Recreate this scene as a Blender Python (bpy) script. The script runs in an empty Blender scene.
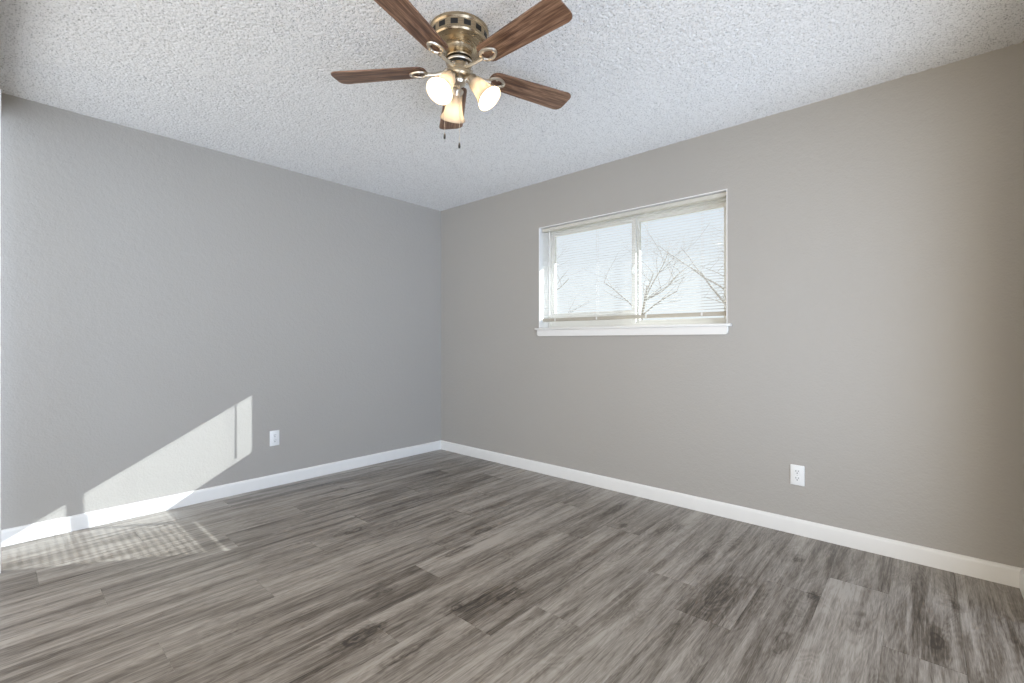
import bpy, bmesh, math, random
import numpy as np
from mathutils import Vector, Matrix

R = math.radians
random.seed(7)
rng = np.random.default_rng(11)
scene = bpy.context.scene
COL = scene.collection

# ------------------------------------------------------------------ camera
cam_d = bpy.data.cameras.new('camera')
cam_d.sensor_width = 36.0
cam_d.lens = 463.0 / 1024.0 * 36.0
cam_d.clip_start = 0.02
cam = bpy.data.objects.new('camera', cam_d)
COL.objects.link(cam)
cam.location = (3.70, -3.06, 1.10)
cam.rotation_euler = (R(90), 0, R(41.7))
scene.camera = cam

# ------------------------------------------------------------------ exposure
vs = scene.view_settings
vs.view_transform = 'Standard'
vs.look = 'None'
vs.exposure = 0.0
vs.gamma = 1.0
vs.use_curve_mapping = False
scene.cycles.max_bounces = 12
scene.cycles.diffuse_bounces = 8
scene.cycles.transparent_max_bounces = 16
scene.cycles.sample_clamp_indirect = 8.0

# ------------------------------------------------------------------ world: hazy sky at the window, cool-to-warm fill added behind the house
world = bpy.data.worlds.new('sky')
scene.world = world
world.use_nodes = True
wn, wl = world.node_tree.nodes, world.node_tree.links
wn.clear()
w_out = wn.new('ShaderNodeOutputWorld')
w_bg = wn.new('ShaderNodeBackground')
w_tc = wn.new('ShaderNodeTexCoord')
w_sep = wn.new('ShaderNodeSeparateXYZ')
wl.new(w_tc.outputs['Generated'], w_sep.inputs[0])
w_rx = wn.new('ShaderNodeValToRGB')                  # fill added behind the camera, across x
w_rx.color_ramp.elements[0].position = 0.15
w_rx.color_ramp.elements[0].color = (1.80, 1.57, 1.26, 1)
w_rx.color_ramp.elements[1].position = 0.93
w_rx.color_ramp.elements[1].color = (3.25, 3.95, 5.05, 1)
w_rm = w_rx.color_ramp.elements.new(0.55); w_rm.color = (1.90, 1.77, 1.54, 1)
w_mx = wn.new('ShaderNodeMath'); w_mx.operation = 'MULTIPLY_ADD'
w_mx.inputs[1].default_value = 0.5; w_mx.inputs[2].default_value = 0.5
wl.new(w_sep.outputs['X'], w_mx.inputs[0]); wl.new(w_mx.outputs[0], w_rx.inputs[0])
w_rz = wn.new('ShaderNodeValToRGB')                  # in front of the window, by height
w_rz.color_ramp.elements[0].position = 0.50
w_rz.color_ramp.elements[0].color = (1.04, 1.04, 1.06, 1)
w_rz.color_ramp.elements[1].position = 0.75
w_rz.color_ramp.elements[1].color = (0.80, 0.86, 1.00, 1)
w_mz = wn.new('ShaderNodeMath'); w_mz.operation = 'MULTIPLY_ADD'
w_mz.inputs[1].default_value = 0.5; w_mz.inputs[2].default_value = 0.5
wl.new(w_sep.outputs['Z'], w_mz.inputs[0]); wl.new(w_mz.outputs[0], w_rz.inputs[0])
w_my = wn.new('ShaderNodeMapRange')
w_my.inputs['From Min'].default_value = -0.15; w_my.inputs['From Max'].default_value = 0.15
wl.new(w_sep.outputs['Y'], w_my.inputs['Value'])
w_mix = wn.new('ShaderNodeMix'); w_mix.data_type = 'RGBA'
wl.new(w_my.outputs[0], w_mix.inputs[0])
wl.new(w_rx.outputs[0], w_mix.inputs[6]); wl.new(w_rz.outputs[0], w_mix.inputs[7])
w_lo = wn.new('ShaderNodeMapRange')                  # extra brightness added below the horizon to lift the ceiling
w_lo.inputs['From Min'].default_value = 0.05; w_lo.inputs['From Max'].default_value = -0.25
w_lo.inputs['To Min'].default_value = 1.0; w_lo.inputs['To Max'].default_value = 1.25
wl.new(w_sep.outputs['Z'], w_lo.inputs['Value'])
w_sc = wn.new('ShaderNodeVectorMath'); w_sc.operation = 'SCALE'
wl.new(w_mix.outputs[2], w_sc.inputs[0]); wl.new(w_lo.outputs[0], w_sc.inputs['Scale'])
wl.new(w_sc.outputs[0], w_bg.inputs['Color'])
w_bg.inputs['Strength'].default_value = 1.0
wl.new(w_bg.outputs[0], w_out.inputs[0])

# ------------------------------------------------------------------ sun, low winter morning, coming in through the window
sun_d = bpy.data.lights.new('sun', 'SUN')
sun_d.energy = 12.0
sun_d.angle = R(0.2)
sun_d.color = (0.95, 0.975, 1.0)
sun = bpy.data.objects.new('sun', sun_d)
COL.objects.link(sun)
SUN_DIR = Vector((-1.0, -1.395, -0.767)).normalized()
sun.rotation_euler = SUN_DIR.to_track_quat('-Z', 'Y').to_euler()
sun.location = (6, 8, 6)

# ================================================================== helpers
def tree_of(name):
    m = bpy.data.materials.new(name)
    m.use_nodes = True
    nt = m.node_tree
    return m, nt, nt.nodes['Principled BSDF']

def math_n(nt, op, a, b=None, c=None):
    n = nt.nodes.new('ShaderNodeMath'); n.operation = op
    for i, v in enumerate((a, b, c)):
        if v is None: continue
        if isinstance(v, (int, float)): n.inputs[i].default_value = v
        else: nt.links.new(v, n.inputs[i])
    return n.outputs[0]

def ramp_n(nt, fac, stops):
    n = nt.nodes.new('ShaderNodeValToRGB')
    el = n.color_ramp.elements
    while len(el) < len(stops): el.new(0.5)
    for e, (p, c) in zip(el, stops):
        e.position = p; e.color = (*c, 1) if len(c) == 3 else c
    nt.links.new(fac, n.inputs[0])
    return n.outputs[0]

def noise_n(nt, vec, scale, detail=2, rough=0.5, dist=0.0):
    n = nt.nodes.new('ShaderNodeTexNoise')
    n.inputs['Scale'].default_value = scale
    n.inputs['Detail'].default_value = detail
    n.inputs['Roughness'].default_value = rough
    n.inputs['Distortion'].default_value = dist
    if vec is not None: nt.links.new(vec, n.inputs['Vector'])
    return n.outputs['Fac']

def mix_n(nt, fac, a, b, blend='MIX'):
    n = nt.nodes.new('ShaderNodeMix'); n.data_type = 'RGBA'; n.blend_type = blend
    for i, v in ((0, fac), (6, a), (7, b)):
        if isinstance(v, (int, float)): n.inputs[i].default_value = v
        elif isinstance(v, tuple): n.inputs[i].default_value = (*v, 1)
        else: nt.links.new(v, n.inputs[i])
    return n.outputs[2]

def obj_coord(nt):
    return nt.nodes.new('ShaderNodeTexCoord').outputs['Object']

def simple(name, color, rough=0.5, metal=0.0, noise=0.0, nscale=60):
    m, nt, b = tree_of(name)
    b.inputs['Roughness'].default_value = rough
    b.inputs['Metallic'].default_value = metal
    if noise:
        f = noise_n(nt, obj_coord(nt), nscale, 3)
        lo = tuple(c * (1 - noise) for c in color); hi = tuple(min(1, c * (1 + noise)) for c in color)
        nt.links.new(mix_n(nt, f, lo, hi), b.inputs['Base Color'])
    else:
        b.inputs['Base Color'].default_value = (*color, 1)
    return m

def link(name, me, mat=None, parent=None, smooth=None):
    o = bpy.data.objects.new(name, me)
    COL.objects.link(o)
    if mat is not None: me.materials.append(mat)
    if parent is not None: o.parent = parent
    if smooth is not None:
        for p in me.polygons: p.use_smooth = True
        me.set_sharp_from_angle(angle=R(smooth))
    return o

def build(name, bm, mat=None, parent=None, smooth=None):
    bmesh.ops.recalc_face_normals(bm, faces=bm.faces)
    me = bpy.data.meshes.new(name)
    bm.to_mesh(me); bm.free()
    return link(name, me, mat, parent, smooth)

def box(bm, lo, hi, bevel=0.0, segs=2, M=None):
    lo, hi = Vector(lo), Vector(hi)
    r = bmesh.ops.create_cube(bm, size=1.0)
    vs_ = r['verts']
    bmesh.ops.scale(bm, vec=hi - lo, verts=vs_)
    bmesh.ops.translate(bm, vec=(lo + hi) / 2, verts=vs_)
    if bevel:
        ed = list({e for v in vs_ for e in v.link_edges})
        rr = bmesh.ops.bevel(bm, geom=ed, offset=bevel, segments=segs, affect='EDGES', profile=0.5)
        vs_ = list({v for f in rr['faces'] for v in f.verts} | {v for v in vs_ if v.is_valid})
    if M is not None:
        bmesh.ops.transform(bm, matrix=M, verts=[v for v in vs_ if v.is_valid])
    return vs_

def lathe(bm, prof, seg=48, M=Matrix(), cap0=True, cap1=True):
    rings = []
    for r, z in prof:
        if r < 1e-6:
            rings.append([bm.verts.new(M @ Vector((0, 0, z)))])
        else:
            rings.append([bm.verts.new(M @ Vector((r * math.cos(2 * math.pi * i / seg), r * math.sin(2 * math.pi * i / seg), z))) for i in range(seg)])
    for a, b in zip(rings, rings[1:]):
        if len(a) == 1 and len(b) == 1: continue
        for i in range(seg):
            j = (i + 1) % seg
            if len(a) == 1: bm.faces.new((a[0], b[i], b[j]))
            elif len(b) == 1: bm.faces.new((a[i], a[j], b[0]))
            else: bm.faces.new((a[i], a[j], b[j], b[i]))
    if cap0 and len(rings[0]) > 1: bm.faces.new(rings[0][::-1])
    if cap1 and len(rings[-1]) > 1: bm.faces.new(rings[-1])
    return rings

def tube(bm, pts, rad, seg=10, closed=False, sx=1.0):
    pts = [Vector(p) for p in pts]
    n = len(pts)
    rads = rad if isinstance(rad, (list, tuple)) else [rad] * n
    rings = []
    up = Vector((0, 0, 1))
    prev = None
    for i, p in enumerate(pts):
        if closed: t = pts[(i + 1) % n] - pts[i - 1]
        else: t = pts[min(i + 1, n - 1)] - pts[max(i - 1, 0)]
        t.normalize()
        if prev is None:
            a = up if abs(t.dot(up)) < 0.9 else Vector((1, 0, 0))
            x = t.cross(a).normalized()
        else:
            x = (prev - t * prev.dot(t)).normalized()
        prev = x
        y = t.cross(x)
        rings.append([bm.verts.new(p + (x * math.cos(2 * math.pi * k / seg) * sx + y * math.sin(2 * math.pi * k / seg)) * rads[i]) for k in range(seg)])
    pairs = list(zip(rings, rings[1:])) + ([(rings[-1], rings[0])] if closed else [])
    for a, b in pairs:
        for k in range(seg):
            bm.faces.new((a[k], a[(k + 1) % seg], b[(k + 1) % seg], b[k]))
    if not closed:
        bm.faces.new(rings[0][::-1]); bm.faces.new(rings[-1])

def prism(bm, outline, z0, z1, M=Matrix()):
    lo = [bm.verts.new(M @ Vector((x, y, z0))) for x, y in outline]
    hi = [bm.verts.new(M @ Vector((x, y, z1))) for x, y in outline]
    n = len(outline)
    bm.faces.new(lo[::-1]); bm.faces.new(hi)
    for i in range(n):
        bm.faces.new((lo[i], lo[(i + 1) % n], hi[(i + 1) % n], hi[i]))

def tag(o, label=None, cat=None, group=None, kind=None):
    if label: o['label'] = label
    if cat: o['category'] = cat
    if group: o['group'] = group
    if kind: o['kind'] = kind
    return o

def empty(name, loc, rot=(0, 0, 0)):
    o = bpy.data.objects.new(name, None)
    o.empty_display_size = 0.1
    COL.objects.link(o)
    o.location = loc; o.rotation_euler = rot
    return o

# ================================================================== materials
def wall_material():
    m, nt, b = tree_of('greige_wall_paint')
    oc = obj_coord(nt)
    tone = noise_n(nt, oc, 1.3, 3)
    nt.links.new(mix_n(nt, tone, (0.398, 0.375, 0.343), (0.420, 0.396, 0.362)), b.inputs['Base Color'])
    b.inputs['Roughness'].default_value = 0.55
    b.inputs['Specular IOR Level'].default_value = 0.35
    n1 = noise_n(nt, oc, 95, 3, 0.55)
    n2 = noise_n(nt, oc, 32, 2, 0.5)
    h = math_n(nt, 'ADD', n1, math_n(nt, 'MULTIPLY', n2, 1.2))
    bp = nt.nodes.new('ShaderNodeBump')
    bp.inputs['Strength'].default_value = 0.25
    bp.inputs['Distance'].default_value = 0.006
    nt.links.new(h, bp.inputs['Height'])
    nt.links.new(bp.outputs[0], b.inputs['Normal'])
    return m

M_wall = wall_material()
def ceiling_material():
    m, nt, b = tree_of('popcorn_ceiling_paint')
    f = noise_n(nt, obj_coord(nt), 175, 2, 0.6)                 # dark specks paint in the shade of the coat's pores
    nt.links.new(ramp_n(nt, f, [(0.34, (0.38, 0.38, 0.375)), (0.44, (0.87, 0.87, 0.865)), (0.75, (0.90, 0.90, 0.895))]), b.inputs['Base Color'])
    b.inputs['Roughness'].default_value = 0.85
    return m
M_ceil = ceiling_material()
M_trim = simple('white_gloss_trim_paint', (0.79, 0.775, 0.745), 0.35, 0, 0.02, 15)
M_reveal = simple('white_reveal_paint', (0.80, 0.79, 0.77), 0.5, 0, 0.02, 20)
M_vinyl = simple('white_vinyl', (0.80, 0.79, 0.76), 0.35, 0, 0.02, 20)
M_plate = simple('white_plastic', (0.82, 0.82, 0.81), 0.3, 0, 0.01, 50)
M_slot = simple('dark_slot', (0.03, 0.03, 0.03), 0.6, 0, 0.1, 50)
M_steel = simple('screw_steel', (0.6, 0.6, 0.58), 0.3, 1.0, 0.05, 90)
M_dark = simple('near_black', (0.012, 0.011, 0.010), 0.5, 0, 0.1, 60)  # chain fobs, and painted-in shade of the vent openings and motor gaps

def floor_material():
    m, nt, b = tree_of('grey_oak_vinyl_plank')
    uv = nt.nodes.new('ShaderNodeUVMap'); uv.uv_map = 'plank_uv'
    at = nt.nodes.new('ShaderNodeAttribute'); at.attribute_name = 'plank'
    sp = nt.nodes.new('ShaderNodeSeparateColor'); nt.links.new(at.outputs['Color'], sp.inputs[0])
    su = nt.nodes.new('ShaderNodeSeparateXYZ'); nt.links.new(uv.outputs[0], su.inputs[0])
    ox = math_n(nt, 'MULTIPLY', sp.outputs[0], 37.0)
    oy = math_n(nt, 'MULTIPLY', sp.outputs[1], 53.0)
    def vec(kx, ky, off=0.0):
        c = nt.nodes.new('ShaderNodeCombineXYZ')
        nt.links.new(math_n(nt, 'MULTIPLY_ADD', su.outputs['X'], kx, ox), c.inputs[0])
        nt.links.new(math_n(nt, 'MULTIPLY_ADD', su.outputs['Y'], ky, oy), c.inputs[1])
        c.inputs[2].default_value = off
        return c.outputs[0]
    fine = noise_n(nt, vec(190, 6), 1.0, 5, 0.72, 0.4)
    pores = noise_n(nt, vec(620, 28, 5.2), 1.0, 2, 0.6)
    mid = noise_n(nt, vec(24, 1.5, 3.1), 1.0, 6, 0.62, 1.0)
    broad = noise_n(nt, vec(9, 0.9, 7.7), 1.0, 4, 0.6, 0.6)
    figure = noise_n(nt, vec(9, 1.5, 12.3), 1.0, 2, 0.5, 1.6)
    rings = math_n(nt, 'SINE', math_n(nt, 'MULTIPLY', figure, 75.0))
    rings = math_n(nt, 'MULTIPLY_ADD', rings, 0.5, 0.5)
    t = math_n(nt, 'MULTIPLY_ADD', fine, 0.75, -0.80)
    t = math_n(nt, 'MULTIPLY_ADD', pores, 0.40, t)
    t = math_n(nt, 'MULTIPLY_ADD', mid, 0.92, t)
    t = math_n(nt, 'MULTIPLY_ADD', broad, 0.95, t)
    t = math_n(nt, 'MULTIPLY_ADD', rings, 0.08, t)
    t = math_n(nt, 'MULTIPLY_ADD', sp.outputs[2], 0.13, t)      # each plank its own tone
    t = math_n(nt, 'MULTIPLY_ADD', t, 1.22, -0.295)
    # knots and burls printed on the planks
    geo = nt.nodes.new('ShaderNodeTexCoord')
    wob = nt.nodes.new('ShaderNodeTexNoise'); wob.inputs['Scale'].default_value = 14.0; wob.inputs['Detail'].default_value = 3
    nt.links.new(geo.outputs['Object'], wob.inputs['Vector'])
    ws = nt.nodes.new('ShaderNodeVectorMath'); ws.operation = 'MULTIPLY_ADD'
    ws.inputs[1].default_value = (0.05, 0.17, 0); ws.inputs[2].default_value = (-0.025, -0.085, 0)
    nt.links.new(wob.outputs['Color'], ws.inputs[0])
    pp = nt.nodes.new('ShaderNodeVectorMath'); pp.operation = 'ADD'
    nt.links.new(geo.outputs['Object'], pp.inputs[0]); nt.links.new(ws.outputs[0], pp.inputs[1])
    mask = None
    for (kx, ky, rx, ry, st) in KNOTS:
        s1 = nt.nodes.new('ShaderNodeVectorMath'); s1.operation = 'SUBTRACT'
        s1.inputs[1].default_value = (kx, ky, 0); nt.links.new(pp.outputs[0], s1.inputs[0])
        s2 = nt.nodes.new('ShaderNodeVectorMath'); s2.operation = 'MULTIPLY'
        s2.inputs[1].default_value = (1 / rx, 1 / ry, 0); nt.links.new(s1.outputs[0], s2.inputs[0])
        ln = nt.nodes.new('ShaderNodeVectorMath'); ln.operation = 'LENGTH'; nt.links.new(s2.outputs[0], ln.inputs[0])
        d = ln.outputs['Value']
        fall = nt.nodes.new('ShaderNodeMapRange'); fall.interpolation_type = 'SMOOTHSTEP'
        fall.inputs['From Min'].default_value = 1.25; fall.inputs['From Max'].default_value = 0.45
        nt.links.new(d, fall.inputs['Value'])
        ringk = math_n(nt, 'MULTIPLY_ADD', math_n(nt, 'SINE', math_n(nt, 'MULTIPLY', d, 15.0)), 0.22, 0.72)
        k = math_n(nt, 'MULTIPLY', math_n(nt, 'MULTIPLY', fall.outputs[0], ringk), st)
        mask = k if mask is None else math_n(nt, 'MAXIMUM', mask, k)
    t = math_n(nt, 'MULTIPLY_ADD', mask, -0.42, t)
    col = ramp_n(nt, t, [(0.24, (0.034, 0.026, 0.020)), (0.46, (0.108, 0.088, 0.068)),
                         (0.63, (0.192, 0.167, 0.141)), (0.80, (0.275, 0.245, 0.211)), (1.0, (0.37, 0.336, 0.296))])
    nt.links.new(col, b.inputs['Base Color'])
    rg = math_n(nt, 'MULTIPLY_ADD', fine, 0.14, 0.24)
    nt.links.new(rg, b.inputs['Roughness'])
    b.inputs['Specular IOR Level'].default_value = 0.5
    bp = nt.nodes.new('ShaderNodeBump'); bp.inputs['Strength'].default_value = 0.15; bp.inputs['Distance'].default_value = 0.001
    nt.links.new(math_n(nt, 'ADD', fine, mid), bp.inputs['Height'])
    nt.links.new(bp.outputs[0], b.inputs['Normal'])
    return m

KNOTS = [(1.223, -1.667, .030, .13, 1.0), (1.781, -1.151, .028, .10, .9), (1.500, -1.22, .030, .13, .7), (1.872, -1.448, .032, .13, 1.0),
         (1.925, -1.919, .035, .09, .9), (2.255, -1.790, .035, .07, 1.0), (2.290, -1.700, .045, .16, .6), (2.128, -2.152, .045, .12, 1.1),
         (2.345, -1.560, .035, .10, .75), (2.333, -2.088, .030, .15, .9), (3.226, -0.346, .035, .06, .9), (3.782, -0.408, .045, .05, .6),
         (3.735, -0.747, .035, .13, .8), (3.335, -0.690, .020, .04, 1.0), (3.310, -1.150, .030, .12, .6), (3.505, -0.80, .055, .16, .55),
         (3.30, -0.92, .030, .14, .5), (2.56, -0.42, .030, .16, .8), (2.62, -0.36, .03, .10, .6), (2.18, -0.36, .045, .20, .7), (0.62, -1.30, .02, .20, .6),
         (1.05, -1.18, .022, .16, .6), (1.12, -1.35, .025, .14, .6), (1.50, -.62, .03, .12, .6), (2.86, -0.50, .03, .25, .6),
         (3.86, -0.95, .035, .22, .45), (3.94, -0.45, .03, .20, .45), (2.36, -0.55, .022, .05, .8), (0.45, -1.45, .025, .2, .5), (1.76, -0.62, .028, .22, .6),
         (3.03, -0.95, .05, .22, .55), (2.98, -1.35, .03, .10, .5)]

def wood_material():
    m, nt, b = tree_of('walnut_fan_blade')
    oc = obj_coord(nt)
    mp = nt.nodes.new('ShaderNodeMapping'); mp.inputs['Scale'].default_value = (4.0, 48.0, 48.0)
    nt.links.new(oc, mp.inputs[0])
    g = noise_n(nt, mp.outputs[0], 1.0, 4, 0.6, 0.8)
    mp2 = nt.nodes.new('ShaderNodeMapping'); mp2.inputs['Scale'].default_value = (9.0, 260.0, 260.0)
    nt.links.new(oc, mp2.inputs[0])
    f = noise_n(nt, mp2.outputs[0], 1.0, 3, 0.6)
    t = math_n(nt, 'MULTIPLY_ADD', f, 0.45, math_n(nt, 'MULTIPLY', g, 0.75))
    c = ramp_n(nt, t, [(0.42, (0.028, 0.011, 0.006)), (0.56, (0.135, 0.066, 0.037)), (0.72, (0.32, 0.19, 0.12))])
    nt.links.new(c, b.inputs['Base Color'])
    b.inputs['Roughness'].default_value = 0.33
    return m

M_wood = wood_material()

def metal_material(name, color, rough):
    m, nt, b = tree_of(name)
    oc = obj_coord(nt)
    mp = nt.nodes.new('ShaderNodeMapping'); mp.inputs['Scale'].default_value = (8.0, 8.0, 400.0)
    nt.links.new(oc, mp.inputs[0])
    f = noise_n(nt, mp.outputs[0], 1.0, 2)
    nt.links.new(mix_n(nt, f, tuple(c * .9 for c in color), color), b.inputs['Base Color'])
    nt.links.new(math_n(nt, 'MULTIPLY_ADD', f, 0.12, rough), b.inputs['Roughness'])
    b.inputs['Metallic'].default_value = 1.0
    return m

M_brass = metal_material('brushed_antique_brass', (0.52, 0.42, 0.29), 0.22)
M_nickel = metal_material('satin_nickel', (0.70, 0.64, 0.55), 0.25)

def shade_material():
    m = bpy.data.materials.new('frosted_glass_shade'); m.use_nodes = True
    nt = m.node_tree; nt.nodes.clear()
    out = nt.nodes.new('ShaderNodeOutputMaterial')
    f = noise_n(nt, obj_coord(nt), 40, 2)
    col = mix_n(nt, f, (0.62, 0.545, 0.44), (0.66, 0.585, 0.48))
    tr = nt.nodes.new('ShaderNodeBsdfTranslucent'); tr.inputs[0].default_value = (0.27, 0.245, 0.21, 1)
    df = nt.nodes.new('ShaderNodeBsdfDiffuse'); nt.links.new(col, df.inputs[0])
    gl = nt.nodes.new('ShaderNodeBsdfGlossy'); gl.inputs['Roughness'].default_value = 0.25
    m1 = nt.nodes.new('ShaderNodeMixShader'); m1.inputs[0].default_value = 0.45
    nt.links.new(tr.outputs[0], m1.inputs[1]); nt.links.new(df.outputs[0], m1.inputs[2])
    m2 = nt.nodes.new('ShaderNodeMixShader'); m2.inputs[0].default_value = 0.05
    nt.links.new(m1.outputs[0], m2.inputs[1]); nt.links.new(gl.outputs[0], m2.inputs[2])
    nt.links.new(m2.outputs[0], out.inputs[0])
    return m
M_shade = shade_material()

M_bulb, _nt, _b = tree_of('lit_bulb')
_b.inputs['Base Color'].default_value = (1, .95, .85, 1)
_b.inputs['Emission Color'].default_value = (1.0, 0.84, 0.62, 1)
_b.inputs['Emission Strength'].default_value = 10.0

def slat_material():
    m = bpy.data.materials.new('white_blind_slat'); m.use_nodes = True
    nt = m.node_tree; nt.nodes.clear()
    out = nt.nodes.new('ShaderNodeOutputMaterial')
    f = noise_n(nt, obj_coord(nt), 25, 2)
    col = mix_n(nt, f, (0.80, 0.795, 0.775), (0.84, 0.835, 0.815))
    pb = nt.nodes.new('ShaderNodeBsdfPrincipled'); nt.links.new(col, pb.inputs['Base Color']); pb.inputs['Roughness'].default_value = 0.4
    tr = nt.nodes.new('ShaderNodeBsdfTranslucent'); nt.links.new(col, tr.inputs[0])
    mx = nt.nodes.new('ShaderNodeMixShader'); mx.inputs[0].default_value = 0.35
    nt.links.new(pb.outputs[0], mx.inputs[1]); nt.links.new(tr.outputs[0], mx.inputs[2])
    nt.links.new(mx.outputs[0], out.inputs[0])
    return m
M_slat = slat_material()

def glass_material():
    m = bpy.data.materials.new('window_glass'); m.use_nodes = True
    nt = m.node_tree; nt.nodes.clear()
    out = nt.nodes.new('ShaderNodeOutputMaterial')
    tp = nt.nodes.new('ShaderNodeBsdfTransparent'); tp.inputs[0].default_value = (0.93, 0.96, 0.96, 1)
    gl = nt.nodes.new('ShaderNodeBsdfGlossy'); gl.inputs['Roughness'].default_value = 0.02
    fr = nt.nodes.new('ShaderNodeFresnel'); fr.inputs['IOR'].default_value = 1.35
    mx = nt.nodes.new('ShaderNodeMixShader')
    nt.links.new(fr.outputs[0], mx.inputs[0])
    nt.links.new(tp.outputs[0], mx.inputs[1]); nt.links.new(gl.outputs[0], mx.inputs[2])
    nt.links.new(mx.outputs[0], out.inputs[0])
    return m
M_glass = glass_material()
M_floor = floor_material()
M_bark = simple('grey_bark', (0.30, 0.27, 0.25), 0.9, 0, 0.35, 12)
M_grass = simple('dry_winter_lawn', (0.40, 0.38, 0.28), 0.95, 0, 0.3, 3)
M_soffit = simple('cream_soffit_paint', (0.78, 0.73, 0.60), 0.7, 0, 0.03, 10)
M_sun_block = simple('sun_block_siding', (0.55, 0.50, 0.44), 0.8, 0, 0.1, 8)

# ================================================================== the room
RX, BY, H = 4.03, -3.045, 2.44                 # right wall, back wall, ceiling height
WX0, WX1, WZ0, WZ1 = 1.276, 2.779, 1.195, 2.057    # window opening
WT = 0.22                                     # thickness of the window wall

# floor: every plank a bevelled face group inside ONE mesh
W = 0.2195
joint0 = {0: -0.92, 1: -0.46, 2: -0.685, 3: -1.19, 4: -0.963, 5: -1.556, 6: -0.62, 7: -0.87, 8: -0.475, 9: -1.455,
          10: -1.05, 11: -0.70, 12: -0.34, 13: -0.98, 14: -0.52, 15: -1.31, 16: -0.8, 17: -0.4, -1: -1.05}
tone = {(8, 1): .9, (5, 1): .75, (4, 1): .8, (12, 2): .3, (9, 2): .75, (14, 1): .55, (11, 1): .7}
verts, faces, uvs, cols = [], [], [], []
YB = -4.4
for k in range(-2, 18):
    x1 = 3.805 - W * k; x0 = x1 - W
    x0c, x1c = max(x0, -0.02), min(x1, RX + .02)
    if x1c - x0c < .005: continue
    j = joint0.get(k, -0.7)
    js = [0.02]; y = j
    while y > -0.03: y -= 1.2
    while y > YB: js.append(y); y -= 1.2
    js.append(YB)
    for n, (ya, yb) in enumerate(zip(js, js[1:])):
        g, dz = 0.0011, -0.0012
        c = (rng.random(), rng.random(), tone.get((k, n), rng.random()))
        base = len(verts)
        o4 = [(x0c, yb), (x1c, yb), (x1c, ya), (x0c, ya)]
        i4 = [(x0c + g, yb + g), (x1c - g, yb + g), (x1c - g, ya - g), (x0c + g, ya - g)]
        verts += [(p[0], p[1], dz) for p in o4] + [(p[0], p[1], 0.0) for p in i4]
        fs = [(4, 5, 6, 7), (0, 1, 5, 4), (1, 2, 6, 5), (2, 3, 7, 6), (3, 0, 4, 7)]
        pts = o4 + i4
        for f in fs:
            faces.append(tuple(base + q for q in f))
            for q in f: uvs.append((pts[q][0] - x0, pts[q][1] - ya))
            cols.append((*c, 1.0))
nv = len(verts)
verts += [(-.02, YB, -.12), (RX + .02, YB, -.12), (RX + .02, .02, -.12), (-.02, .02, -.12), (-.02, YB, -.004), (RX + .02, YB, -.004), (RX + .02, .02, -.004), (-.02, .02, -.004)]
for f in [(3, 2, 1, 0), (4, 5, 6, 7), (0, 1, 5, 4), (1, 2, 6, 5), (2, 3, 7, 6), (3, 0, 4, 7)]:
    faces.append(tuple(nv + q for q in f)); uvs += [(0, 0)] * 4; cols.append((.5, .5, .2, 1))
me = bpy.data.meshes.new('floor')
me.from_pydata(verts, [], faces)
ul = me.uv_layers.new(name='plank_uv')
ul.data.foreach_set('uv', np.array(uvs, dtype=np.float32).ravel())
ca = me.attributes.new('plank', 'FLOAT_COLOR', 'FACE')
ca.data.foreach_set('color', np.array(cols, dtype=np.float32).ravel())
tag(link('floor', me, M_floor), kind='structure')

# ceiling: real popcorn texture
def popcorn(nx, ny):
    def blur(a, n):
        for _ in range(n):
            a = (np.roll(a, 1, 0) + a * 2 + np.roll(a, -1, 0)) / 4
            a = (np.roll(a, 1, 1) + a * 2 + np.roll(a, -1, 1)) / 4
        return (a - a.mean()) / a.std()
    r = np.random.default_rng(5)
    a = blur(r.random((ny, nx)), 1)
    pit = (r.random((ny, nx)) < 0.10) * r.uniform(0.4, 1.0, (ny, nx))       # pores between the grains
    return np.clip(a, -1.5, 1.5) * 0.16 - pit * 2.4
step = 0.0042
cx0, cx1, cy0, cy1 = -0.01, RX + 0.01, -3.09, 0.01
nx, ny = int((cx1 - cx0) / step), int((cy1 - cy0) / step)
hh = popcorn(nx, ny)
gx, gy = np.meshgrid(np.linspace(cx0, cx1, nx), np.linspace(cy0, cy1, ny))
co = np.stack([gx, gy, H - 0.0040 - hh * 0.0032], -1).reshape(-1, 3)
idx = np.arange(nx * ny).reshape(ny, nx)
q = np.stack([idx[:-1, :-1], idx[1:, :-1], idx[1:, 1:], idx[:-1, 1:]], -1).reshape(-1, 4)
me = bpy.data.meshes.new('ceiling')
me.vertices.add(len(co)); me.vertices.foreach_set('co', co.astype(np.float32).ravel())
me.loops.add(q.size); me.loops.foreach_set('vertex_index', q.astype(np.int32).ravel())
me.polygons.add(len(q)); me.polygons.foreach_set('loop_start', np.arange(0, q.size, 4, dtype=np.int32))
me.update(calc_edges=True); me.validate()
me.polygons.foreach_set('use_smooth', np.ones(len(q), dtype=bool))
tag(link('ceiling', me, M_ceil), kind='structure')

def struct(name, bm, mat, smooth=None):
    return tag(build(name, bm, mat, None, smooth), kind='structure')

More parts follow.
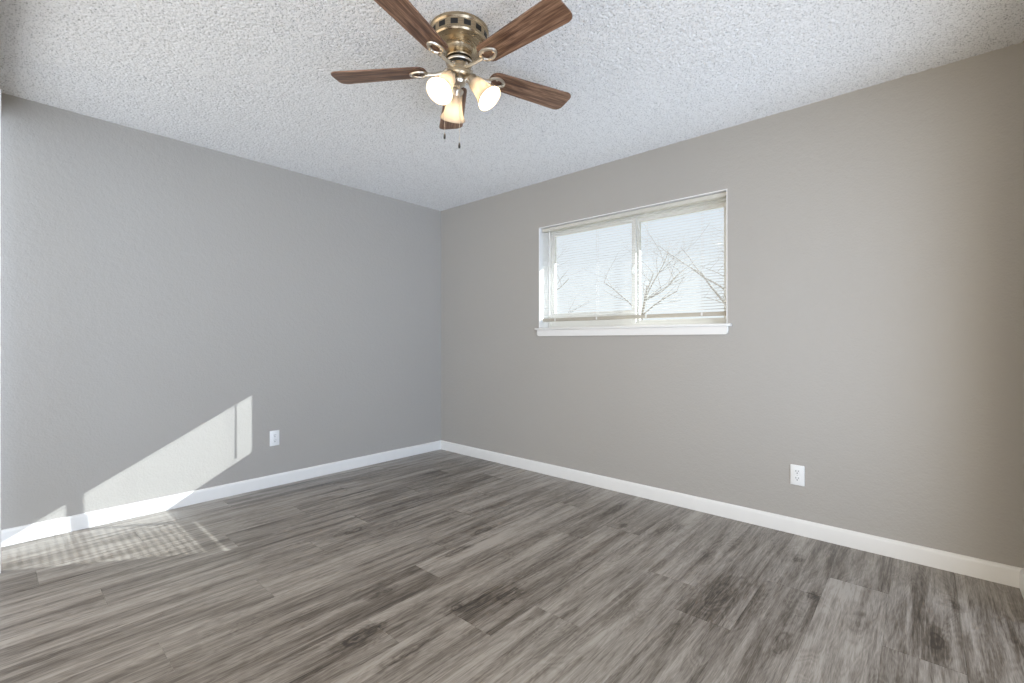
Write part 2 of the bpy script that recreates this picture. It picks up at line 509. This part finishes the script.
bm = bmesh.new(); box(bm, (-.15, -3.6, -.12), (0, WT, H + .08)); struct('wall_left', bm, M_wall)
DY0, DY1, DZ1 = -2.75, -0.40, 2.06                # unseen doorway added in the right wall to let fill in
bm = bmesh.new()
box(bm, (RX, -3.6, -.12), (RX + .15, DY0, H + .08)); box(bm, (RX, DY1, -.12), (RX + .15, WT, H + .08))
box(bm, (RX, DY0, DZ1), (RX + .15, DY1, H + .08)); box(bm, (RX, DY0, -.12), (RX + .15, DY1, -.001))
struct('wall_right', bm, M_wall)
bm = bmesh.new()                                  # white casing of the added doorway
box(bm, (RX - .015, DY0 - .06, 0), (RX, DY0, DZ1 + .06), .003); box(bm, (RX - .015, DY1, 0), (RX, DY1 + .06, DZ1 + .06), .003)
box(bm, (RX - .015, DY0, DZ1), (RX, DY1, DZ1 + .06), .003)
struct('fill_door_trim', bm, M_trim)
# unseen wall added to keep the sun out of the added doorway
bm = bmesh.new(); box(bm, (RX + .15, 0, -.30), (RX + 2.5, WT, 3.9)); struct('sun_block_wall', bm, M_sun_block)
bm = bmesh.new()
box(bm, (0, 0, -.12), (WX0, WT, H + .08)); box(bm, (WX1, 0, -.12), (RX, WT, H + .08))
box(bm, (WX0, 0, -.12), (WX1, WT, WZ0)); box(bm, (WX0, 0, WZ1), (WX1, WT, H + .08))
struct('wall_window', bm, M_wall)
bm = bmesh.new()
box(bm, (0, -3.19, 2.30), (RX, -3.07, H + .08))
struct('wall_back', bm, M_wall)  # unseen header only; the wall below is left open for added fill light
# white casing post at the side of the wide fill-light opening added behind the camera
bm = bmesh.new(); box(bm, (0.39, BY - .05, 0), (0.43, BY + .013, 2.30), .003); struct('fill_opening_trim', bm, M_trim)
bm = bmesh.new(); box(bm, (-.3, -3.7, H + .08), (RX + .25, WT + .02, H + .22)); struct('roof', bm, M_soffit)

# baseboards with a rounded top
def baseboard(name, p0, p1, nrm):
    p0, p1, nrm = Vector(p0), Vector(p1), Vector(nrm)
    prof = [(0, 0), (.014, 0), (.014, .070), (.0125, .077), (.009, .083), (.005, .0865), (0, .088)]
    bm = bmesh.new()
    a = [bm.verts.new(p0 + nrm * d + Vector((0, 0, z))) for d, z in prof]
    b = [bm.verts.new(p1 + nrm * d + Vector((0, 0, z))) for d, z in prof]
    n = len(prof)
    for i in range(n):
        bm.faces.new((a[i], a[(i + 1) % n], b[(i + 1) % n], b[i]))
    bm.faces.new(a); bm.faces.new(b[::-1])
    return struct(name, bm, M_trim, 35)
baseboard('baseboard_left', (0, -3.07, 0), (0, 0, 0), (1, 0, 0))
baseboard('baseboard_window', (0, 0, 0), (RX, 0, 0), (0, -1, 0))
baseboard('baseboard_right', (RX, 0, 0), (RX, DY1 + .06, 0), (-1, 0, 0))

# ------------------------------------------------------------------ window
win = empty('window_1', ((WX0 + WX1) / 2, WT / 2, WZ0))
tag(win, kind='structure')
WO = win.location.copy()
def L(x, y, z): return Vector((x, y, z)) - WO
# painted drywall return
bm = bmesh.new()
box(bm, L(WX0, 0, WZ0), L(WX0 + .006, .125, WZ1)); box(bm, L(WX1 - .006, 0, WZ0), L(WX1, .125, WZ1))
box(bm, L(WX0 + .006, 0, WZ1 - .006), L(WX1 - .006, .125, WZ1))
build('reveal', bm, M_reveal, win)
# outer vinyl frame
FX0, FX1, FZ0, FZ1 = WX0 + .006, WX1 - .006, WZ0 + .02, WZ1 - .006
bm = bmesh.new()
box(bm, L(FX0, .125, FZ0), L(FX0 + .026, .205, FZ1), .002); box(bm, L(FX1 - .035, .125, FZ0), L(FX1, .205, FZ1), .002)
box(bm, L(FX0 + .026, .125, FZ0), L(FX1 - .035, .205, FZ0 + .022), .002); box(bm, L(FX0 + .026, .125, FZ1 - .025), L(FX1 - .035, .205, FZ1), .002)
build('window_frame', bm, M_vinyl, win)
# two sashes: the fixed one outside, the slider inside
def sash(x0, x1, y0, y1, z0, z1, st, rail, top=.03):
    bm = bmesh.new()
    box(bm, L(x0, y0, z0), L(x0 + st, y1, z1), .002); box(bm, L(x1 - st, y0, z0), L(x1, y1, z1), .002)
    box(bm, L(x0 + st, y0, z0), L(x1 - st, y1, z0 + rail), .002); box(bm, L(x0 + st, y0, z1 - top), L(x1 - st, y1, z1), .002)
    s = build('sash', bm, M_vinyl, win)
    bm = bmesh.new(); ym = (y0 + y1) / 2
    box(bm, L(x0 + st - .003, ym - .002, z0 + rail - .003), L(x1 - st + .003, ym + .002, z1 - top + .003))
    build('pane', bm, M_glass, s)
    return s
MID = 2.055
sL = sash(FX0 + .026, MID + .035, .135, .160, FZ0 + .022, FZ1 - .025, .032, .098)
sR = sash(MID + .018, FX1 - .035, .168, .193, FZ0 + .022, FZ1 - .025, .032, .022)
bm = bmesh.new()
box(bm, L(MID + .006, .122, 1.60), L(MID + .028, .137, 1.67), .003); box(bm, L(MID + .012, .112, 1.615), L(MID + .022, .124, 1.655), .003)
build('latch', bm, M_vinyl, sL)
# sill: stool with horns and an apron with rounded lower corners
bm = bmesh.new()
box(bm, L(WX0 - .028, -.028, WZ0), L(WX1 + .028, 0, WZ0 + .018), .006, 3)
box(bm, L(WX0, 0, WZ0), L(WX1,   .13, WZ0 + .018))
build('window_stool', bm, M_trim, win, 40)
ax0, ax1, az0, az1, rr = WX0 - .006, WX1 + .006, 1.145, WZ0, .018
ol = [(ax0, az1), (ax0, az0 + rr)]
ol += [(ax0 + rr - rr * math.cos(a), az0 + rr - rr * math.sin(a)) for a in np.linspace(0, math.pi / 2, 6)[1:]]
ol += [(ax1 - rr + rr * math.sin(a), az0 + rr - rr * math.cos(a)) for a in np.linspace(0, math.pi / 2, 6)]
ol += [(ax1, az1)]
bm = bmesh.new()
a = [bm.verts.new(L(x, -.016, z)) for x, z in ol]; b = [bm.verts.new(L(x, 0, z)) for x, z in ol]
bm.faces.new(a); bm.faces.new(b[::-1])
for i in range(len(ol)):
    j = (i + 1) % len(ol); bm.faces.new((a[i], b[i], b[j], a[j]))
build('window_apron', bm, M_trim, win, 40)

# ------------------------------------------------------------------ mini blind hanging inside the reveal
BX0, BX1 = WX0 + .012, WX1 - .012
BYC = .046
blind = empty('window_blind', ((BX0 + BX1) / 2, BYC, WZ1 - .012))
tag(blind, 'white horizontal mini blind lowered over the window, slats tilted open', 'blind')
BO = blind.location.copy()
def LB(x, y, z): return Vector((x, y, z)) - BO
HZ0, HZ1 = WZ1 - .036, WZ1 - .010
bm = bmesh.new()                                                  # U-shaped head rail
box(bm, LB(BX0, BYC - .019, HZ0), LB(BX1, BYC - .017, HZ1)); box(bm, LB(BX0, BYC + .017, HZ0), LB(BX1, BYC + .019, HZ1))
box(bm, LB(BX0, BYC - .017, HZ0), LB(BX1, BYC + .017, HZ0 + .002))
box(bm, LB(BX0, BYC - .019, HZ0 - .002), LB(BX0 + .003, BYC + .019, HZ1 + .002)); box(bm, LB(BX1 - .003, BYC - .019, HZ0 - .002), LB(BX1, BYC + .019, HZ1 + .002))
build('head_rail', bm, simple('cream_rail', (0.60, 0.575, 0.51), 0.4, 0, .02, 30), blind)
RZ0, RZ1 = 1.266, 1.292
bm = bmesh.new(); box(bm, LB(BX0, BYC - .013, RZ0), LB(BX1, BYC + .013, RZ1), .004, 3)
build('bottom_rail', bm, simple('almond_rail', (0.43, 0.39, 0.32), 0.4, 0, .02, 30), blind, 40)
NS, TILT = 37, R(14)                                               # inner edge a little lower
bm = bmesh.new()
zs = np.linspace(RZ1 + .018, HZ0 - .016, NS)
for z in zs:
    rows = []
    for s in np.linspace(-1, 1, 5):
        yy = s * .0125; cz = .0018 * (1 - s * s)
        y2 = yy * math.cos(TILT) - cz * math.sin(TILT); z2 = yy * math.sin(TILT) + cz * math.cos(TILT)
        rows.append((bm.verts.new(LB(BX0 + .004, BYC + y2, z + z2)), bm.verts.new(LB(BX1 - .004, BYC + y2, z + z2))))
    for p, q_ in zip(rows, rows[1:]):
        bm.faces.new((p[0], p[1], q_[1], q_[0]))
build('slat_panel', bm, M_slat, blind, 60)
M_cord = simple('white_cord', (0.75, 0.74, 0.71), 0.7, 0, .05, 80)
for x in (1.42, 1.815, 2.22, 2.61):
    bm = bmesh.new()
    for dy in (-.0128, .0128):
        tube(bm, [LB(x, BYC + dy, RZ1), LB(x, BYC + dy, HZ0)], .0007, 5)
    for z in zs:
        t0, t1 = -.0128, .0128
        tube(bm, [LB(x, BYC + t0, z + t0 * math.tan(TILT) - .001), LB(x, BYC + t1, z + t1 * math.tan(TILT) - .001)], .0004, 4)
    box(bm, LB(x - .006, BYC - .0138, RZ0 + .003), LB(x + .006, BYC - .012, RZ1 - .002))
    build('ladder_cord', bm, M_cord, blind)
bm = bmesh.new()                                                  # clear tilt wand at the left
tube(bm, [LB(1.372, BYC - .024, HZ0 + .004), LB(1.372, BYC - .026, HZ0 - .02), LB(1.372, BYC - .028, 1.36)], .004, 6)
tube(bm, [LB(1.372, BYC - .028, 1.37), LB(1.372, BYC - .028, 1.31)], .0055, 6)
build('tilt_wand', bm, M_cord, blind, 40)

# ------------------------------------------------------------------ duplex outlets
def outlet(name, loc, rz, label):
    e = empty(name, loc, (0, 0, rz))              # local -y faces the room
    tag(e, label, 'outlet', 'duplex wall outlets')
    bm = bmesh.new(); box(bm, (-.035, -.006, -.0575), (.035, 0, .0575), .003, 3); build('cover_plate', bm, M_plate, e, 40)
    for s in (1, -1):
        bm = bmesh.new()
        ol = []
        for k in range(32):
            a_ = 2 * math.pi * k / 32
            ol.append((max(-.0165, min(.0165, .0185 * math.cos(a_))), max(-.0135, min(.0135, .0185 * math.sin(a_)))))
        Mr = Matrix.Translation((0, 0, s * .0195)) @ Matrix.Rotation(R(90), 4, 'X')
        prism(bm, ol, .005, .0085, Mr)
        rc = build('receptacle', bm, M_plate, e, 40)
        bm = bmesh.new()
        box(bm, (-.0075, -.0092, s * .0195 + .0005), (-.0050, -.0080, s * .0195 + .0095)); box(bm, (.0050, -.0092, s * .0195 + .0015), (.0075, -.0080, s * .0195 + .0090))
        Mh = Matrix.Translation((0, 0, s * .0195 - .0065)) @ Matrix.Rotation(R(90), 4, 'X')
        lathe(bm, [(.0030, .0080), (.0030, .0092)], 12, Mh)
        build('slot', bm, M_slot, rc)
    bm = bmesh.new(); lathe(bm, [(.0032, .0055), (.0030, .0072), (.0018, .0076)], 14, Matrix.Rotation(R(90), 4, 'X')); build('screw', bm, M_steel, e, 40)
    return e
outlet('wall_outlet', (3.158, 0, .337), 0, 'white duplex outlet on the window wall, right of the window near the baseboard')
outlet('wall_outlet', (0, -1.629, .364), R(90), 'white duplex outlet on the left wall, just right of the sunlit patch')

# ================================================================== ceiling fan
FC = Vector((2.2015, -1.7205, H - .002))
fan = empty('ceiling_fan', FC)
tag(fan, 'five-blade flush-mount ceiling fan with brown wooden blades and three lit frosted shades', 'ceiling fan')
bm = bmesh.new()                                     # bell-like housing against the ceiling
lathe(bm, [(.123, 0), (.1275, -.004), (.1275, -.014), (.124, -.018), (.1215, -.021), (.1205, -.052), (.123, -.055), (.1235, -.060), (.119, -.066), (.104, -.070), (.084, -.073),
           (.066, -.076), (.0585, -.081), (.0555, -.089), (.054, -.099), (.0555, -.110), (.059, -.118), (.0605, -.123), (.058, -.126), (.040, -.127)], 72)
housing = build('motor_housing', bm, M_brass, fan, 30)
bm = bmesh.new()                                     # dark vent slots round the rim
box(bm, (-.004, -.0150, -.0110), (.0006, .0150, .0110), .0015, 2)
vent = build('vent', bm, M_dark, housing)
for k in range(14):
    v_ = vent if k == 0 else bpy.data.objects.new('vent', vent.data)
    if k: COL.objects.link(v_); v_.parent = housing
    v_.matrix_local = Matrix.Rotation(2 * math.pi * k / 14, 4, 'Z') @ Matrix.Translation((.1213, 0, -.0365)) @ Matrix.Rotation(R(-2), 4, 'Y')
bm = bmesh.new(); lathe(bm, [(.044, -.126), (.044, -.134)], 48); build('motor_gap_shade', bm, M_dark, fan, 30)
bm = bmesh.new(); lathe(bm, [(.040, -.1335), (.056, -.134), (.058, -.137), (.058, -.142), (.056, -.145), (.040, -.1455)], 56); build('flywheel', bm, M_nickel, fan, 30)
bm = bmesh.new(); lathe(bm, [(.041, -.145), (.041, -.155)], 48); build('motor_gap_shade', bm, M_dark, fan, 30)
bm = bmesh.new()
lathe(bm, [(.040, -.154), (.0495, -.155), (.051, -.159), (.051, -.192), (.049, -.199), (.043, -.206), (.034, -.211), (.020, -.212)], 56)
build('switch_housing', bm, M_brass, fan, 30)
bm = bmesh.new(); lathe(bm, [(.020, -.210), (.030, -.213), (.031, -.220), (.026, -.230), (.014, -.237), (.006, -.239), (.006, -.246), (.0, -.249)], 40)
build('light_fitter', bm, M_nickel, fan, 30)

def blade_outline():
    pts = []
    r0, r1 = .145, .563
    hw0, hw1 = .051, .064
    c1 = .030; c0 = .030
    for a_ in np.linspace(math.pi, math.pi / 2, 8): pts.append((r0 + c0 + c0 * math.cos(a_), hw0 - c0 + c0 * math.sin(a_)))
    for a_ in np.linspace(math.pi / 2, 0, 8): pts.append((r1 - c1 + c1 * math.cos(a_), hw1 - c1 + c1 * math.sin(a_)))
    return pts + [(x, -y) for x, y in reversed(pts)]

blade_me = iron_me = None
for k in range(5):
    az = R(-1 + 72 * k)
    PIT = Matrix.Rotation(R(-9), 4, 'X')             # side at azimuth+90 hangs lower
    if k == 0:
        bm = bmesh.new()
        prism(bm, blade_outline(), -.003, .003, Matrix())
        ed = [e for e in bm.edges if abs(e.verts[0].co.z - e.verts[1].co.z) < 1e-6]
        bmesh.ops.bevel(bm, geom=ed, offset=.0012, segments=2, affect='EDGES')
        bl = build('blade', bm, M_wood, fan, 40); blade_me = bl.data
        bm = bmesh.new()
        # arm from the flywheel, widening into an open pointed oval under the blade root
        tube(bm, [(.050, 0, -.004), (.075, 0, -.009), (.105, 0, -.013), (.135, 0, -.012), (.150, 0, -.010)], [.011, .009, .008, .009, .010], 10, False, .55)
        ring = []
        for i in range(28):
            t_ = 2 * math.pi * i / 28
            rx_ = .180 - .036 * math.cos(t_)
            ry_ = .0265 * math.sin(t_) * (1 + .18 * math.cos(t_))
            ring.append((rx_, ry_, -.0085))
        tube(bm, ring, .0068, 8, True)
        for (sx_, sy_) in ((.172, .022), (.172, -.022), (.212, 0)):
            lathe(bm, [(.0, -.0170), (.004, -.0160), (.0052, -.0140), (.0052, -.0035)], 12, Matrix.Translation((sx_, sy_, 0)))
        box(bm, (.046, -.014, -.008), (.060, .014, .006), .002)
        ir = build('blade_bracket', bm, M_nickel, fan, 40); iron_me = ir.data
    else:
        bl = bpy.data.objects.new('blade', blade_me); COL.objects.link(bl); bl.parent = fan
        ir = bpy.data.objects.new('blade_bracket', iron_me); COL.objects.link(ir); ir.parent = fan
    Mz = Matrix.Translation((0, 0, -.166)) @ Matrix.Rotation(az, 4, 'Z') @ PIT
    bl.matrix_local = Mz
    ir.matrix_local = Mz

# three lamps: arm, socket, frosted bell shade (inner and outer skin), bulb
def lamp(az, tilt):
    # lamp axis points outwards and down; local +z runs from the socket to the mouth
    d = Vector((math.cos(az) * math.sin(tilt), math.sin(az) * math.sin(tilt), -math.cos(tilt)))
    Q = d.to_track_quat('Z', 'Y').to_matrix().to_4x4()
    org = Vector((math.cos(az) * .056, math.sin(az) * .054, -.213))
    Ml = Matrix.Translation(org) @ Q
    h = Vector((math.cos(az), math.sin(az), 0))
    bm = bmesh.new()
    tube(bm, [h * .022 + Vector((0, 0, -.222)), h * .034 + Vector((0, 0, -.215)), h * .047 + Vector((0, 0, -.209)), org + d * .006], .0075, 10)
    build('lamp_arm', bm, M_nickel, fan, 40)
    bm = bmesh.new()
    lathe(bm, [(.010, -.002), (.020, 0), (.0245, .006), (.0255, .022), (.0275, .026), (.0275, .031), (.022, .033)], 32, Ml)
    build('socket', bm, M_nickel, fan, 35)
    outer = [(.0265, .026), (.0300, .030), (.0318, .040), (.0330, .055), (.0355, .073), (.0400, .093), (.0460, .110), (.0525, .123), (.0580, .132)]
    inner = [(r_ - .0028, z_ + .0008) for r_, z_ in reversed(outer)]
    bm = bmesh.new()
    lathe(bm, outer + [(.0575, .1340)] + inner, 48, Ml, False, False)
    sh = build('lamp_shade', bm, M_shade, fan, 60)
    bm = bmesh.new()
    lathe(bm, [(.0, .028), (.010, .030), (.011, .040), (.015, .048), (.0185, .057), (.0175, .067), (.0125, .075), (.006, .079), (.0, .080)], 24, Ml)
    build('bulb', bm, M_bulb, sh, 60)
    ld = bpy.data.lights.new('lamp_light', 'POINT'); ld.energy = 6.5; ld.color = (1.0, .84, .63); ld.shadow_soft_size = .02
    lo = bpy.data.objects.new('lamp_light', ld); COL.objects.link(lo); lo.parent = fan
    lo.location = Ml @ Vector((0, 0, .103))
lamp(R(281), R(36)); lamp(R(23), R(40)); lamp(R(150), R(40))

# pull chains
def chain(x, y, z0, z1, flip):
    bm = bmesh.new()
    nb = int((z0 - z1) / .0042)
    for i in range(nb):
        bmesh.ops.create_icosphere(bm, subdivisions=1, radius=.0015, matrix=Matrix.Translation((x, y, z0 - i * .0042)))
    tube(bm, [(x, y, z0), (x, y, z1)], .0006, 5)
    c = build('pull_chain', bm, M_nickel, fan, 60)
    bm = bmesh.new()
    lathe(bm, [(.0012, 0), (.0030, -.003), (.0046, -.012), (.0050, -.018), (.0040, -.024), (.0, -.026)], 16, Matrix.Translation((x, y, z1)))
    build('chain_fob', bm, M_dark, c, 50)
Rt = Vector((.7466, .6652, 0)); Tc = Vector((.743, -.669, 0))
p = Rt * -.062 + Tc * .02; chain(p.x, p.y, -.204, -.448, 0)
p = Rt * .001 + Tc * .048; chain(p.x, p.y, -.204, -.500, 1)

# ================================================================== outside the window
bm = bmesh.new(); box(bm, (-30, WT, -.45), (40, 45, -.30)); struct('ground', bm, M_grass)
bm = bmesh.new()                                     # eave: flat soffit, fascia and gutter line
box(bm, (-.5, WT, 2.242), (RX + .15, 1.0, 2.265)); box(bm, (-.5, .98, 2.239), (RX + .15, 1.01, 2.44)); box(bm, (-.5, WT, 2.42), (RX + .15, 1.01, 2.45))
struct('trim_2', bm, M_soffit)

def bare_tree(base, height, seed, label, spread=.55, r0=.11):
    r_ = random.Random(seed)
    bm = bmesh.new()
    def grow(p, d, ln, rad, lvl):
        n = 5; pts = [p]; rr_ = [rad]
        q_ = p.copy(); dd = d.copy()
        for i in range(n):
            dd = (dd + Vector((r_.uniform(-1, 1), r_.uniform(-1, 1), r_.uniform(-.4, .7))) * .16).normalized()
            q_ = q_ + dd * ln / n
            pts.append(q_.copy()); rr_.append(rad * (1 - .11 * (i + 1)))
        tube(bm, pts, rr_, max(4, 8 - lvl))
        if lvl >= 6: return
        for i in range(r_.choice((2, 3, 4)) if lvl else 7):
            f = r_.uniform(.35, 1.0) if lvl else r_.uniform(.3, 1.0)
            k_ = min(n, max(1, int(f * n + .5)))
            a_ = r_.uniform(0, 6.28)
            side = Vector((math.cos(a_), math.sin(a_), r_.uniform(-.1, .7)))
            nd = (dd * .5 + side * spread * 1.4).normalized()
            grow(pts[k_], nd, ln * r_.uniform(.52, .75), rr_[k_] * .55, lvl + 1)
    grow(Vector((0, 0, 0)), Vector((.05, 0, 1)), height * .42, r0, 0)
    o = build('bare_tree', bm, M_bark, None, 60)
    o.location = base
    tag(o, label, 'tree', 'bare trees outside the window')
    return o
bare_tree((-10.6, 14.5, -.30), 9.0, 3, 'leafless tree standing at the left edge of the view through the window')
bare_tree((-0.3, 14.0, -.30), 9.5, 21, 'leafless tree standing at the right edge of the view through the window', .6, .13)
bare_tree((-11.5, 27.0, -.30), 13.0, 5, 'distant leafless tree standing behind the middle bar of the window', .6, .15)
